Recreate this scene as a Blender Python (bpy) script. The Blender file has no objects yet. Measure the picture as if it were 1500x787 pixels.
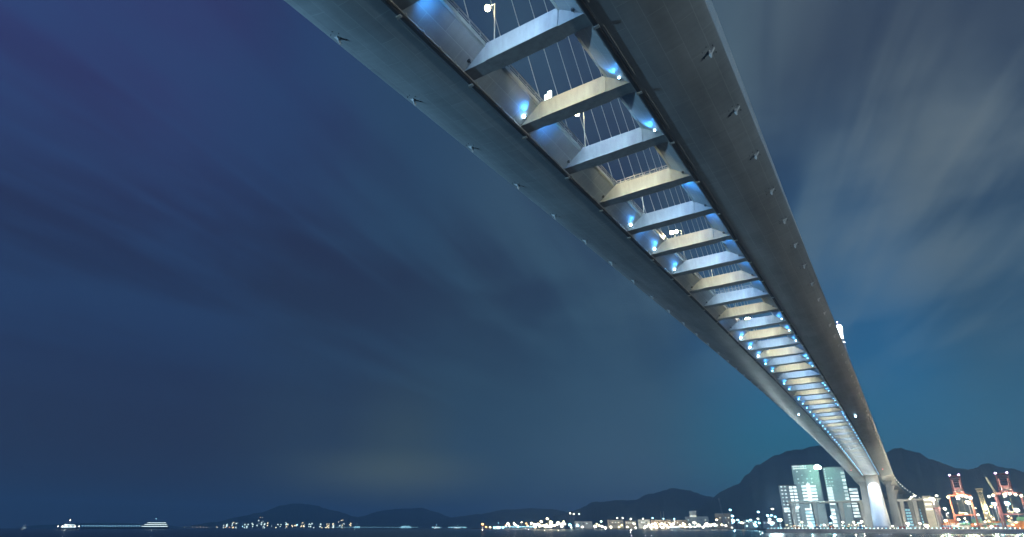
import bpy, math, random
from mathutils import Vector
random.seed(7)
R = math.radians
scn = bpy.context.scene
COL = scn.collection

# ------------------------------------------------------------------ camera
F, PITCH, YAW, CX, SH = 859.343, 0.378665, 0.568455, 37.6616, 37.5712
CZ = 6.5                       # eye above the water
cam = bpy.data.cameras.new('camera')
cam.sensor_width = 36.0
cam.lens = F * 36.0 / 1500.0
cam.shift_y = SH / 1500.0
cam.clip_end = 60000
camo = bpy.data.objects.new('camera', cam)
COL.objects.link(camo)
camo.location = (CX, 0, CZ)
camo.rotation_euler = (math.pi / 2 + PITCH, 0, YAW)
scn.camera = camo

def ray(px, py):
    """direction of a photo pixel (1500 wide) in the world"""
    x = (px - 750) / F
    u = -(py - 393.5 - SH) / F
    fw = math.cos(PITCH) - u * math.sin(PITCH)
    z = math.sin(PITCH) + u * math.cos(PITCH)
    cy, sy = math.cos(YAW), math.sin(YAW)
    return Vector((x * cy - fw * sy, x * sy + fw * cy, z))

def at(px, py, D):
    """point on the pixel's ray at horizontal distance D"""
    d = ray(px, py)
    t = D / math.hypot(d.x, d.y)
    return Vector((CX + d.x * t, d.y * t, CZ + d.z * t))

def ground(px, py, z=0.0):
    d = ray(px, py)
    t = (z - CZ) / d.z
    return Vector((CX + d.x * t, d.y * t, z))

def azdir(px):
    d = ray(px, 773)
    v = Vector((d.x, d.y, 0)).normalized()
    return v, math.atan2(-v.x, v.y)

# ------------------------------------------------------------------ colours and materials
def lin(c):
    c = c / 255.0
    return c / 12.92 if c <= .04045 else ((c + .055) / 1.055) ** 2.4
def srgb(r, g, b): return (lin(r), lin(g), lin(b), 1)

MATS = {}
def mat(name, col, rough=.6, metal=0, noise=.25, nscale=.6, bump=0, bscale=2.0, stretch=(1, 1, 1), spec=.4):
    m = bpy.data.materials.new(name); m.use_nodes = True
    nt = m.node_tree; b = nt.nodes['Principled BSDF']
    b.inputs['Roughness'].default_value = rough
    b.inputs['Metallic'].default_value = metal
    b.inputs['Specular IOR Level'].default_value = spec
    tc = nt.nodes.new('ShaderNodeTexCoord'); mp = nt.nodes.new('ShaderNodeMapping')
    mp.inputs['Scale'].default_value = stretch
    nt.links.new(tc.outputs['Object'], mp.inputs['Vector'])
    n = nt.nodes.new('ShaderNodeTexNoise'); n.inputs['Scale'].default_value = nscale
    n.inputs['Detail'].default_value = 5; n.inputs['Roughness'].default_value = .6
    nt.links.new(mp.outputs[0], n.inputs['Vector'])
    rp = nt.nodes.new('ShaderNodeValToRGB')
    rp.color_ramp.elements[0].position = .3; rp.color_ramp.elements[1].position = .7
    rp.color_ramp.elements[0].color = tuple(c * (1 - noise) for c in col[:3]) + (1,)
    rp.color_ramp.elements[1].color = tuple(min(1, c * (1 + noise * .6)) for c in col[:3]) + (1,)
    nt.links.new(n.outputs['Fac'], rp.inputs[0])
    nt.links.new(rp.outputs[0], b.inputs['Base Color'])
    if bump:
        n2 = nt.nodes.new('ShaderNodeTexNoise'); n2.inputs['Scale'].default_value = bscale
        n2.inputs['Detail'].default_value = 3
        nt.links.new(mp.outputs[0], n2.inputs['Vector'])
        bp = nt.nodes.new('ShaderNodeBump'); bp.inputs['Strength'].default_value = bump
        bp.inputs['Distance'].default_value = .3
        nt.links.new(n2.outputs['Fac'], bp.inputs['Height'])
        nt.links.new(bp.outputs[0], b.inputs['Normal'])
    MATS[name] = m
    return m

def glow(name, col, strength):
    m = bpy.data.materials.new(name); m.use_nodes = True
    b = m.node_tree.nodes['Principled BSDF']
    b.inputs['Base Color'].default_value = (.8, .8, .8, 1)
    b.inputs['Emission Color'].default_value = tuple(col[:3]) + (1,)
    b.inputs['Emission Strength'].default_value = strength
    MATS[name] = m
    return m

def steel_panels(name, col):
    """painted steel box girder: plate seams, weld ripple and cross streaks"""
    m = mat(name, col, rough=.5, noise=.22, nscale=.16, stretch=(1, .3, 1))
    nt = m.node_tree; b = nt.nodes['Principled BSDF']
    base = b.inputs['Base Color'].links[0].from_socket
    tc = nt.nodes.new('ShaderNodeTexCoord')
    br = nt.nodes.new('ShaderNodeTexBrick')
    mp = nt.nodes.new('ShaderNodeMapping'); mp.inputs['Rotation'].default_value = (0, 0, math.pi / 2)
    nt.links.new(tc.outputs['Object'], mp.inputs['Vector'])
    nt.links.new(mp.outputs[0], br.inputs['Vector'])
    br.offset = .5; br.squash = 1
    br.inputs['Scale'].default_value = 1
    br.inputs['Brick Width'].default_value = 9.0
    br.inputs['Row Height'].default_value = 3.1
    br.inputs['Mortar Size'].default_value = .05
    br.inputs['Mortar Smooth'].default_value = .4
    br.inputs['Color1'].default_value = (1, 1, 1, 1)
    br.inputs['Color2'].default_value = (.87, .88, .89, 1)
    br.inputs['Mortar'].default_value = (1.28, 1.28, 1.25, 1)
    mx = nt.nodes.new('ShaderNodeMix'); mx.data_type = 'RGBA'; mx.blend_type = 'MULTIPLY'
    mx.inputs[0].default_value = 1
    nt.links.new(base, mx.inputs[6]); nt.links.new(br.outputs['Color'], mx.inputs[7])
    # streaks running across the girder
    mp2 = nt.nodes.new('ShaderNodeMapping'); mp2.inputs['Scale'].default_value = (.12, 1.6, .12)
    nt.links.new(tc.outputs['Object'], mp2.inputs['Vector'])
    n = nt.nodes.new('ShaderNodeTexNoise'); n.inputs['Scale'].default_value = .7; n.inputs['Detail'].default_value = 4
    nt.links.new(mp2.outputs[0], n.inputs['Vector'])
    mr = nt.nodes.new('ShaderNodeMapRange')
    mr.inputs[1].default_value = .35; mr.inputs[2].default_value = .7
    mr.inputs[3].default_value = .94; mr.inputs[4].default_value = 1.03
    nt.links.new(n.outputs['Fac'], mr.inputs[0])
    mx2 = nt.nodes.new('ShaderNodeMix'); mx2.data_type = 'RGBA'; mx2.blend_type = 'MULTIPLY'
    mx2.inputs[0].default_value = 1
    nt.links.new(mx.outputs[2], mx2.inputs[6]); nt.links.new(mr.outputs[0], mx2.inputs[7])
    nt.links.new(mx2.outputs[2], b.inputs['Base Color'])
    # plates buckle a little between the stiffeners
    n3 = nt.nodes.new('ShaderNodeTexNoise'); n3.inputs['Scale'].default_value = .3; n3.inputs['Detail'].default_value = 3
    mp3 = nt.nodes.new('ShaderNodeMapping'); mp3.inputs['Scale'].default_value = (.16, 1.0, .2)
    nt.links.new(tc.outputs['Object'], mp3.inputs['Vector']); nt.links.new(mp3.outputs[0], n3.inputs['Vector'])
    ad = nt.nodes.new('ShaderNodeMath'); ad.operation = 'MULTIPLY_ADD'
    ad.inputs[1].default_value = -.08
    nt.links.new(br.outputs['Fac'], ad.inputs[0]); nt.links.new(n3.outputs['Fac'], ad.inputs[2])
    bp = nt.nodes.new('ShaderNodeBump'); bp.inputs['Strength'].default_value = .3; bp.inputs['Distance'].default_value = .2
    nt.links.new(ad.outputs[0], bp.inputs['Height'])
    nt.links.new(bp.outputs[0], b.inputs['Normal'])
    return m

M = MATS
steel_panels('girder_steel', (.35, .38, .39))
mat('beam_paint', (.31, .32, .32), .5, noise=.26, nscale=.5, stretch=(1, 1, .3))
mat('rail_dark', (.05, .05, .055), .6)
mat('rail_pale', (.42, .40, .36), .5)
mat('edge_cream', (.6, .59, .52), .5, noise=.12)
mat('galvanised', (.5, .5, .5), .4, metal=.3, noise=.15)
mat('bracket_pale', (.72, .72, .7), .5, noise=.1)
mat('cable_sheath', (.62, .62, .6), .5, noise=.05)
mat('concrete', (.36, .35, .33), .8, noise=.3, nscale=.12, stretch=(1, 1, .25), bump=.2, bscale=.6)
mat('tower_concrete', (.46, .46, .45), .75, noise=.18, nscale=.15, stretch=(1, 1, .2), bump=.15, bscale=.4)
mat('quay_concrete', (.36, .38, .40), .8, noise=.4, nscale=.05, stretch=(1, 1, 3))
mat('asphalt', (.05, .05, .05), .9)
mat('dark_steel', (.05, .055, .06), .5)
mat('red_steel', (.26, .065, .04), .5, noise=.3, nscale=.3)
mat('dark_red_steel', (.10, .035, .045), .5, noise=.3, nscale=.3)
mat('mast_yellow', (.55, .48, .30), .5)
mat('wall_white', (.62, .64, .62), .7, noise=.12, nscale=.1)
mat('wall_grey', (.42, .46, .46), .7, noise=.2, nscale=.1)
mat('wall_cream', (.55, .50, .40), .8, noise=.25, nscale=.08)
mat('wall_brown', (.36, .27, .19), .8, noise=.25, nscale=.08)
mat('wall_dark', (.10, .11, .12), .8)
mat('roof_grey', (.18, .18, .19), .8)
mat('hull_dark', (.05, .06, .09), .5)
mat('hull_white', (.6, .6, .6), .5)
mat('box_orange', (.5, .17, .05), .6)
mat('box_red', (.36, .06, .05), .6)
mat('box_blue', (.06, .16, .32), .6)
mat('box_white', (.6, .6, .57), .6)
mat('box_green', (.08, .25, .16), .6)
mat('hillside', (.028, .045, .026), .95, noise=.5, nscale=.006, spec=0)
mat('land', (.06, .06, .055), .9, noise=.3, nscale=.02)
mat('glass_dark', (.04, .05, .06), .2)
glow('led_lens', (.45, .75, 1.0), 60)
glow('led_lens_dim', (.45, .75, 1.0), 25)
glow('led_lens_far', (.20, .60, 1.0), 11)
glow('lamp_road', (1, .86, .52), 60)
glow('lamp_warm', (1, .82, .48), 10)
glow('lamp_white', (1, .93, .74), 9)
glow('lamp_cool', (.36, .82, 1.0), 8)
glow('lamp_amber', (1, .52, .16), 6)
glow('lamp_red', (1, .12, .10), 4)
glow('lamp_violet', (.85, .55, 1.0), 14)
glow('lamp_green', (.65, 1.0, .85), 12)
glow('tower_head_glow', (.9, .95, 1.0), 9)
glow('window_white', (.86, 1.0, .97), 1.5)
glow('window_dim', (.70, .95, .88), .8)
glow('window_warm', (1, .85, .55), 1.6)
glow('window_cyan', (.35, .85, 1.0), 1.2)
glow('strip_white', (.8, 1, .97), 2.2)
glow('strip_cyan', (.35, .85, 1.0), 2.5)

def lit_block_material(name, wall, on, frac, strength):
    """far housing block: a grid of flats, some with the light on"""
    m = mat(name, wall, .8)
    nt = m.node_tree; b = nt.nodes['Principled BSDF']
    tc = nt.nodes.new('ShaderNodeTexCoord')
    sp = nt.nodes.new('ShaderNodeSeparateXYZ'); nt.links.new(tc.outputs['Object'], sp.inputs[0])
    ad = nt.nodes.new('ShaderNodeMath'); ad.operation = 'ADD'
    nt.links.new(sp.outputs[0], ad.inputs[0]); nt.links.new(sp.outputs[1], ad.inputs[1])
    cb = nt.nodes.new('ShaderNodeCombineXYZ')
    for src, k, s in ((ad.outputs[0], 0, 9.0), (sp.outputs[2], 1, 8.0)):
        d = nt.nodes.new('ShaderNodeMath'); d.operation = 'DIVIDE'; d.inputs[1].default_value = s
        nt.links.new(src, d.inputs[0])
        fl = nt.nodes.new('ShaderNodeMath'); fl.operation = 'FLOOR'; nt.links.new(d.outputs[0], fl.inputs[0])
        nt.links.new(fl.outputs[0], cb.inputs[k])
    oi = nt.nodes.new('ShaderNodeObjectInfo'); nt.links.new(oi.outputs['Random'], cb.inputs[2])
    wn = nt.nodes.new('ShaderNodeTexWhiteNoise'); nt.links.new(cb.outputs[0], wn.inputs['Vector'])
    gt = nt.nodes.new('ShaderNodeMath'); gt.operation = 'LESS_THAN'; gt.inputs[1].default_value = frac
    nt.links.new(wn.outputs['Value'], gt.inputs[0])
    ml = nt.nodes.new('ShaderNodeMath'); ml.operation = 'MULTIPLY'; ml.inputs[1].default_value = strength
    nt.links.new(gt.outputs[0], ml.inputs[0])
    b.inputs['Emission Color'].default_value = tuple(on) + (1,)
    nt.links.new(ml.outputs[0], b.inputs['Emission Strength'])
    return m
lit_block_material('flats_warm', (.08, .07, .06), (1, .85, .5), .24, 3.6)
lit_block_material('flats_cool', (.07, .08, .08), (.75, 1, .95), .22, 3.2)
lit_block_material('flats_sparse', (.06, .07, .08), (.8, 1, .95), .10, 3.5)

# ------------------------------------------------------------------ mesh helpers
class MB:
    def __init__(s): s.v = []; s.f = []
    def add(s, vs, fs):
        o = len(s.v); s.v += [tuple(v) for v in vs]; s.f += [tuple(i + o for i in f) for f in fs]; return s
    def box(s, c, size, rz=0.0):
        hx, hy, hz = (k / 2 for k in size); ca, sa = math.cos(rz), math.sin(rz)
        vs = [(c[0] + x * ca - y * sa, c[1] + x * sa + y * ca, c[2] + z)
              for z in (-hz, hz) for x, y in ((-hx, -hy), (hx, -hy), (hx, hy), (-hx, hy))]
        return s.add(vs, [(0, 3, 2, 1), (4, 5, 6, 7), (0, 1, 5, 4), (1, 2, 6, 5), (2, 3, 7, 6), (3, 0, 4, 7)])
    def bar(s, a, b, w, h=None, up=(0, 0, 1)):
        a, b = Vector(a), Vector(b); h = h or w
        d = (b - a).normalized(); u = Vector(up)
        if abs(d.dot(u)) > .98: u = Vector((0, 1, 0))
        x = d.cross(u).normalized(); y = x.cross(d)
        vs = [p + x * (i * w / 2) + y * (j * h / 2) for p in (a, b) for i, j in ((-1, -1), (1, -1), (1, 1), (-1, 1))]
        return s.add(vs, [(0, 1, 2, 3), (7, 6, 5, 4), (0, 4, 5, 1), (1, 5, 6, 2), (2, 6, 7, 3), (3, 7, 4, 0)])
    def tube(s, pts, rad, n=6):
        pts = [Vector(p) for p in pts]
        if not isinstance(rad, (list, tuple)): rad = [rad] * len(pts)
        rings = []
        for i, p in enumerate(pts):
            d = (pts[min(i + 1, len(pts) - 1)] - pts[max(i - 1, 0)]).normalized()
            u = Vector((0, 0, 1)) if abs(d.z) < .95 else Vector((0, 1, 0))
            x = d.cross(u).normalized(); y = x.cross(d)
            rings.append([p + (x * math.cos(2 * math.pi * k / n) + y * math.sin(2 * math.pi * k / n)) * rad[i] for k in range(n)])
        vs = [q for r in rings for q in r]
        fs = [(i * n + k, i * n + (k + 1) % n, (i + 1) * n + (k + 1) % n, (i + 1) * n + k) for i in range(len(pts) - 1) for k in range(n)]
        fs += [tuple(range(n - 1, -1, -1)), tuple((len(pts) - 1) * n + k for k in range(n))]
        return s.add(vs, fs)
    def lathe(s, c, prof, n=24, sx=1, sy=1):
        vs = [(c[0] + r * sx * math.cos(2 * math.pi * k / n), c[1] + r * sy * math.sin(2 * math.pi * k / n), c[2] + z) for r, z in prof for k in range(n)]
        fs = [(i * n + k, i * n + (k + 1) % n, (i + 1) * n + (k + 1) % n, (i + 1) * n + k) for i in range(len(prof) - 1) for k in range(n)]
        fs += [tuple(range(n - 1, -1, -1)), tuple((len(prof) - 1) * n + k for k in range(n))]
        return s.add(vs, fs)
    def ball(s, c, r, n=10, m=6):
        prof = [(max(.02 * r, r * math.sin(math.pi * i / m)), -r * math.cos(math.pi * i / m)) for i in range(m + 1)]
        return s.lathe(c, prof, n)
    def sweep(s, section, stations, cap=True):
        """section: function(y) -> list of (x, z); a closed loop swept along y"""
        n = None; vs = []
        for y in stations:
            sec = section(y); n = len(sec); vs += [(x, y, z) for x, z in sec]
        fs = []
        for i in range(len(stations) - 1):
            for k in range(n):
                fs.append((i * n + k, i * n + (k + 1) % n, (i + 1) * n + (k + 1) % n, (i + 1) * n + k))
        if cap: fs += [tuple(range(n)), tuple((len(stations) - 1) * n + k for k in reversed(range(n)))]
        return s.add(vs, fs)
    def build(s, name, m, parent=None, loc=None, smooth=None):
        me = bpy.data.meshes.new(name); me.from_pydata(s.v, [], s.f); me.validate()
        import bmesh
        bm = bmesh.new(); bm.from_mesh(me); bmesh.ops.recalc_face_normals(bm, faces=bm.faces); bm.to_mesh(me); bm.free()
        me.materials.append(M[m] if isinstance(m, str) else m)
        if smooth:
            for p in me.polygons: p.use_smooth = True
            me.set_sharp_from_angle(angle=R(smooth))
        o = bpy.data.objects.new(name, me); COL.objects.link(o)
        if parent is not None: o.parent = parent
        if loc is not None: o.location = loc
        return o

def tag(o, label, cat=None, group=None, kind=None):
    o['label'] = label
    if cat: o['category'] = cat
    if group: o['group'] = group
    if kind: o['kind'] = kind
    return o
def empty(name, loc=(0, 0, 0), rz=0.0):
    o = bpy.data.objects.new(name, None); COL.objects.link(o)
    o.location = loc; o.rotation_euler = (0, 0, rz); o.empty_display_size = .5
    return o
def clone(o, parent=None):
    c = o.copy(); COL.objects.link(c)
    if parent is not None: c.parent = parent
    for ch in list(o.children):
        if ch.type in ('MESH', 'EMPTY', 'LIGHT'): clone(ch, c)
    return c
def light(name, kind, loc, col, power, parent=None, rot=None, aim=None, **kw):
    l = bpy.data.lights.new(name, kind); l.color = col[:3]; l.energy = power
    for k, v in kw.items(): setattr(l, k, v)
    o = bpy.data.objects.new(name, l); COL.objects.link(o); o.location = loc
    if aim is not None: o.rotation_euler = Vector(aim).to_track_quat('-Z', 'Y').to_euler()
    if rot is not None: o.rotation_euler = rot
    if parent is not None: o.parent = parent
    return o

ORD1 = ['', 'first', 'second', 'third', 'fourth', 'fifth', 'sixth', 'seventh', 'eighth', 'ninth', 'tenth', 'eleventh', 'twelfth',
        'thirteenth', 'fourteenth', 'fifteenth', 'sixteenth', 'seventeenth', 'eighteenth', 'nineteenth']
TENS = {2: 'twent', 3: 'thirt', 4: 'fort', 5: 'fift'}
def ordinal(n):
    if n < 20: return ORD1[n]
    t, u = divmod(n, 10)
    return TENS[t] + 'ieth' if u == 0 else TENS[t] + 'y-' + ORD1[u]

# ------------------------------------------------------------------ the bridge
DZ = 2.505
def zs(y): return 73.8 + DZ + 0.030472498 * y - 3.36452e-5 * y * y      # soffit line
G0, GS = 61.5, 18.0
TOWER_Y, NEAR_Y = 996.0, -22.0

bridge = tag(empty('cable_stayed_bridge', (0, 0, 0)),
             'long twin deck steel bridge seen from below with blue lit cross beams', 'bridge')

HALF = [(11.28, 0.0), (13.2, -.10), (15.2, -.12), (17.2, .0), (19.2, .24), (21.2, .66), (23.0, 1.18), (24.6, 1.75),
        (25.7, 2.22), (26.35, 2.6), (26.55, 2.75), (26.55, 3.25), (26.2, 3.35), (17.0, 3.95), (7.4, 3.72), (7.0, 3.62), (7.0, 3.2)]
def girder_section(sgn):
    return lambda y: [(sgn * x, zs(y) + dz) for x, dz in HALF]
st = [-70 + 6 * i for i in range(int((TOWER_Y + 70) / 6) + 1)]
st[-1] = TOWER_Y - 2
for sgn in (-1, 1):
    MB().sweep(girder_section(sgn), st).build('box_girder', 'girder_steel', bridge, smooth=25)
    # gantry runway beam and pipe along the inner edge of the soffit
    m1 = MB().sweep(lambda y: [(sgn * x, zs(y) + dz) for x, dz in ((11.45, -.02), (12.15, -.05), (12.15, -.42), (11.95, -.5), (11.6, -.5), (11.45, -.42))], st)
    m1.build('runway_beam', 'rail_dark', bridge)
    m2 = MB().sweep(lambda y: [(sgn * x, zs(y) + dz) for x, dz in ((11.2, .12), (11.36, .0), (11.36, -.2), (11.2, -.2))], st)
    for i in range(-4, 52):
        y = G0 + GS * i
        for k in range(4):
            yy = y + 3.5 + k * 4
            m2.box((sgn * 11.12, yy, zs(yy) + .02), (.18, .3, .34))
        m2.tube([(sgn * 12.75, y + 3.4, zs(y + 3.4) - .2), (sgn * 12.75, y + 16.4, zs(y + 16.4) - .2)], .07, 5)
        m2.box((sgn * 11.9, y + 2.9, zs(y) - .5), (.8, .5, .25))
    m2.build('gantry_rail', 'rail_pale', bridge)
    # inner edge kerb and its railing
    MB().sweep(lambda y: [(sgn * x, zs(y) + dz) for x, dz in ((7.2, 3.0), (6.78, 3.05), (6.78, 3.9), (7.2, 3.9))], st).build('edge_kerb', 'edge_cream', bridge)
    rl = MB()
    y = -60
    while y < TOWER_Y - 6:
        rl.box((sgn * 6.95, y, zs(y) + 4.55), (.12, .12, 1.3)); y += 3 if y < 500 else 6
    for h, t in ((4.5, .07), (5.15, .1)):
        rl.sweep(lambda y: [(sgn * (6.95 + t), zs(y) + h), (sgn * (6.95 - t), zs(y) + h), (sgn * (6.95 - t), zs(y) + h + 2 * t), (sgn * (6.95 + t), zs(y) + h + 2 * t)], st)
    rl.build('railing', 'galvanised', bridge)
    rl = MB()
    y = -60
    while y < TOWER_Y - 6:
        rl.box((sgn * 26.3, y, zs(y) + 3.9), (.14, .14, 1.2)); y += 6
    for h, t in ((3.9, .08), (4.4, .1)):
        rl.sweep(lambda y: [(sgn * (26.3 + t), zs(y) + h), (sgn * (26.3 - t), zs(y) + h), (sgn * (26.3 - t), zs(y) + h + 2 * t), (sgn * (26.3 + t), zs(y) + h + 2 * t)], st)
    rl.build('railing', 'galvanised', bridge)

def cross_girder_mesh():
    b = MB(); w = 2.7
    # main box between the decks, a hand proud of the haunch plates at its ends
    pr = [(-6.65, -.03), (6.65, -.03), (7.02, 3.5), (-7.02, 3.5)]
    b.add([(x, -.16, z) for x, z in pr] + [(x, w + .16, z) for x, z in pr],
          [(0, 1, 2, 3), (7, 6, 5, 4), (0, 4, 5, 1), (1, 5, 6, 2), (2, 6, 7, 3), (3, 7, 4, 0)])
    for s_ in (-1, 1):
        tri = [(6.4 * s_, 0), (11.3 * s_, .02), (6.9 * s_, 3.42)]
        b.add([(x, 0, z) for x, z in tri] + [(x, w, z) for x, z in tri], [(0, 1, 2), (5, 4, 3), (0, 3, 4, 1), (1, 4, 5, 2), (2, 5, 3, 0)])
    return b
first = None; girders = {}
for i in range(-3, 52):
    y = G0 + GS * i
    loc = (0, y, zs(y))
    if first is None:
        first = cross_girder_mesh().build('cross_girder', 'beam_paint', bridge, loc); g = first
    else:
        g = first.copy(); COL.objects.link(g); g.location = loc
    g.rotation_euler = (math.atan(.030472498 - 2 * 3.36452e-5 * y), 0, 0)
    girders[i] = g
# the walkway railing that crosses the gap on the fourth beam
for i in (3, 8):
    y = G0 + GS * i; rl = MB()
    for k in range(12): rl.box((-6.6 + 1.2 * k, y + .3, zs(y) + 4.1), (.08, .08, 1.2))
    for h in (4.1, 4.7): rl.box((0, y + .3, zs(y) + h), (13.4, .08, .1))
    rl.build('walkway_railing', 'galvanised', bridge)

# cable anchorages under the outer edges
def anchorage_mesh(sgn, way):
    """pipe end of a stay leaving the soffit, with a gusset plate to the outer side"""
    b = MB(); d = Vector((sgn * .10, .62 * way, -.78)).normalized()
    b.tube([-d * .4, d * .5, d * .52, d * .95, d * .97, d * 1.3], [.30, .25, .30, .28, .18, .16], 8)
    t = .28
    b.add([(-.3 * sgn, -t, .3), (1.15 * sgn, -t, .55), (.12 * sgn, .4 * way - t, -.62), (-.3 * sgn, t, .3), (1.15 * sgn, t, .55), (.12 * sgn, .4 * way + t, -.62)],
          [(0, 1, 2), (5, 4, 3), (0, 3, 4, 1), (1, 4, 5, 2), (2, 5, 3, 0)])
    return b
bolt = None
for sgn in (-1, 1):
    base = {}
    for i in range(-3, 47):
        y = G0 + GS * i + 2.2; loc = (sgn * 24.5, y, zs(y) + 1.66)
        way = 1 if i < 24 else -1
        if way not in base: c = base[way] = anchorage_mesh(sgn, way).build('cable_anchorage', 'bracket_pale', bridge, loc)
        else:
            c = base[way].copy(); COL.objects.link(c); c.location = loc
        c.scale = (.82, .82, .82)
        if i < 9:
            for dx, dy in ((-1.3, .9), (-1.2, -.9), (1.1, 1.3), (1.0, -1.0), (-.2, -1.7)):
                if bolt is None: bl = bolt = MB().lathe((0, 0, -.2), [(.06, 0), (.09, .04), (.09, .28)], 6).build('bolt', 'rail_dark', c)
                else: bl = bolt.copy(); COL.objects.link(bl); bl.parent = c
                bl.location = (dx * sgn, dy, .05 + .33 * dx)
# stay cables: two fans to the near tower, two to the far one
for sgn in (-1, 1):
    for k in range(25):
        y = 25.0 + 18 * k; t = k / 24
        MB().tube([(sgn * 25.0, y, zs(y) + 3.2), (sgn * 1.5, NEAR_Y + 3, 178 + 102 * t ** .8)], .11, 5).build('stay_cable', 'cable_sheath', bridge)
    for k in range(25):
        y = 960.0 - 18 * k; t = k / 24
        MB().tube([(sgn * 25.0, y, zs(y) + 3.2), (sgn * 1.5, TOWER_Y - 3, 178 + 102 * t ** .8)], .11, 5).build('stay_cable', 'cable_sheath', bridge)

# small round service lights fixed under the decks
def soffit_lamp(x, y, m, label, dz, group=None):
    z = zs(y) + dz
    o = tag(empty('soffit_lamp', (x, y, z)), label, 'light', group)
    MB().box((0, 0, .1), (1.0, 1.0, .5)).build('housing', 'dark_steel', o)
    MB().ball((0, 0, -.35), .55).build('lens', m, o)

# ------------------------------------------------------------------ blue floodlights on the cross girders
BLUE = (.05, .34, 1.0)
LEFT_ON = {1, 4, 5, 6, 11, 12, 13, 14, 15, 17, 18} | set(range(20, 52))
RIGHT_ON = {1, 2, 10, 11, 12, 14, 15, 18, 19, 21, 22} | set(range(24, 52))
GLOW_R = {0: .5, 4: .8, 5: .8, 6: .7, 16: .5}
def flood_mesh():
    b = MB(); b.box((0, 0, 0), (.5, .36, .4)); b.box((0, .3, -.1), (.12, .4, .12)); b.box((.0, .12, .32), (.08, .08, .3)); return b
fl_proto = None
def floodlight(side, i, on, k=1.0, hot=True):
    y = G0 + GS * i; x = side * 9.7
    loc = (x, y - .75, zs(y) + .95)
    sd = 'left' if side < 0 else 'right'
    o = empty('floodlight', loc)
    if i < 0: lab = 'floodlight at the %s end of a beam just beyond the top edge' % sd
    elif i < 20: lab = ('blue-white floodlight glowing at the %s end of the %s beam from the top' if on else 'unlit dark floodlight at the %s end of the %s beam from the top') % (sd, ordinal(i + 1))
    else: lab = 'blue-white floodlight in the tight %s row of far lights under the bridge' % sd
    tag(o, lab, 'floodlight', 'floodlights on the beams under the bridge')
    global fl_proto
    if fl_proto is None:
        fl_proto = flood_mesh().build('housing', 'rail_dark', o)
    else:
        h = fl_proto.copy(); COL.objects.link(h); h.parent = o
    if on:
        s = .30 if side < 0 else .2
        if i > 10: s *= 1.25
        if i > 20: s *= .85
        MB().ball((0, -.3, .0), s, 8, 6).build('lens', 'led_lens_far' if i > 13 else 'led_lens' if side < 0 else 'led_lens_dim', o)
        if i < 34:
            light('flood_beam', 'SPOT', (-side * 1.5, -.9, .2), BLUE, 850 * k * random.uniform(.65, 1.25), o, aim=(side * .55, -1, .35), spot_size=R(140), spot_blend=1, shadow_soft_size=.2)
    return o
for i in range(-1, 52):
    for side, on in ((-1, i in LEFT_ON), (1, i in RIGHT_ON)):
        floodlight(side, i, on)
# wash lights on the far flank of each beam, lighting the face of the next one
for i in range(-2, 51):
    cream = (i + 1) % 2 == 1
    col = (1.0, .93, .62) if cream else (.50, .74, 1.0)
    g = girders[i]
    k = 1.0 if i < 12 else 1.05
    light('wash_light', 'AREA', (0, 3.3, 1.1), col, (900 if cream else 1080) * k * random.uniform(.85, 1.12), g, aim=(0, 1, .03), shape='RECTANGLE', size=10.5, size_y=.4, spread=R(75))

# the same lamps on the far flank of some beams light the webs of the next bay
for i, side in ((0, 1), (2, -1), (4, 1), (5, 1), (6, 1), (7, 1), (8, 1), (10, -1), (13, 1), (16, 1), (5, -1), (0, -1)):
    light('flood_beam', 'SPOT', (side * 7.0, 3.6, .8), BLUE, 4500 if side > 0 else 1300, girders[i - 1], aim=(side * .5, 1, .3), spot_size=R(140), spot_blend=1, shadow_soft_size=.2)

# ------------------------------------------------------------------ road lamps and signs on the deck
def road_lamp(x, y, arm, lit, label, h=9.0, power=0):
    z = zs(y) + 3.7
    o = tag(empty('road_lamp', (x, y, z)), label, 'street lamp', 'road lamps on the bridge')
    MB().tube([(0, 0, 0), (0, 0, h * .6), (0, 0, h)], [.16, .12, .09], 8).build('pole', 'edge_cream', o)
    hd = MB().tube([(0, 0, h - .1), (arm * .5, 0, h + .12), (arm, 0, h + .1)], .06, 6)
    hd.box((arm, 0, h + .12), (.9, .4, .2)); hd.build('lamp_arm', 'edge_cream', o)
    MB().ball((arm, 0, h - .1), .55 if lit else .22, 10, 6).build('lamp', 'lamp_road', o)
    if power: light('road_lamp_light', 'POINT', (arm, 0, h - .7), (1, .86, .55), power, o, shadow_soft_size=.3)
for n, i in enumerate(range(0, 26, 2)):
    y = G0 + GS * i + 3.2
    road_lamp(-7.3, y, -1.6, True, 'pale road lamp rising from the left deck behind the %s beam from the top' % ordinal(i + 1), 12.2, 3000 if i < 14 else 0)
for i in (5, 10):
    y = G0 + GS * i + 3.4
    road_lamp(-4.6 if i == 5 else -3.0, y, -.9, True, 'pale road lamp with warm glare standing behind the %s beam from the top' % ordinal(i + 1), 3.4 if i == 5 else 1.2, 1500)
# white box light on a short stub at the left end of the second beam
y = G0 + GS
o = tag(empty('sign_light', (-5.6, y + 1.2, zs(y) + 3.5)), 'glaring white box light on a short stub above the second beam', 'light')
MB().tube([(0, 0, 0), (0, 0, 1.0)], .16, 8).build('stub', 'edge_cream', o)
b = MB(); b.box((-.1, 0, 1.9), (1.3, .3, 1.3)); b.box((.35, 0, 2.3), (.8, .32, 1.5)); b.build('light_panel', 'strip_white', o)

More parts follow.
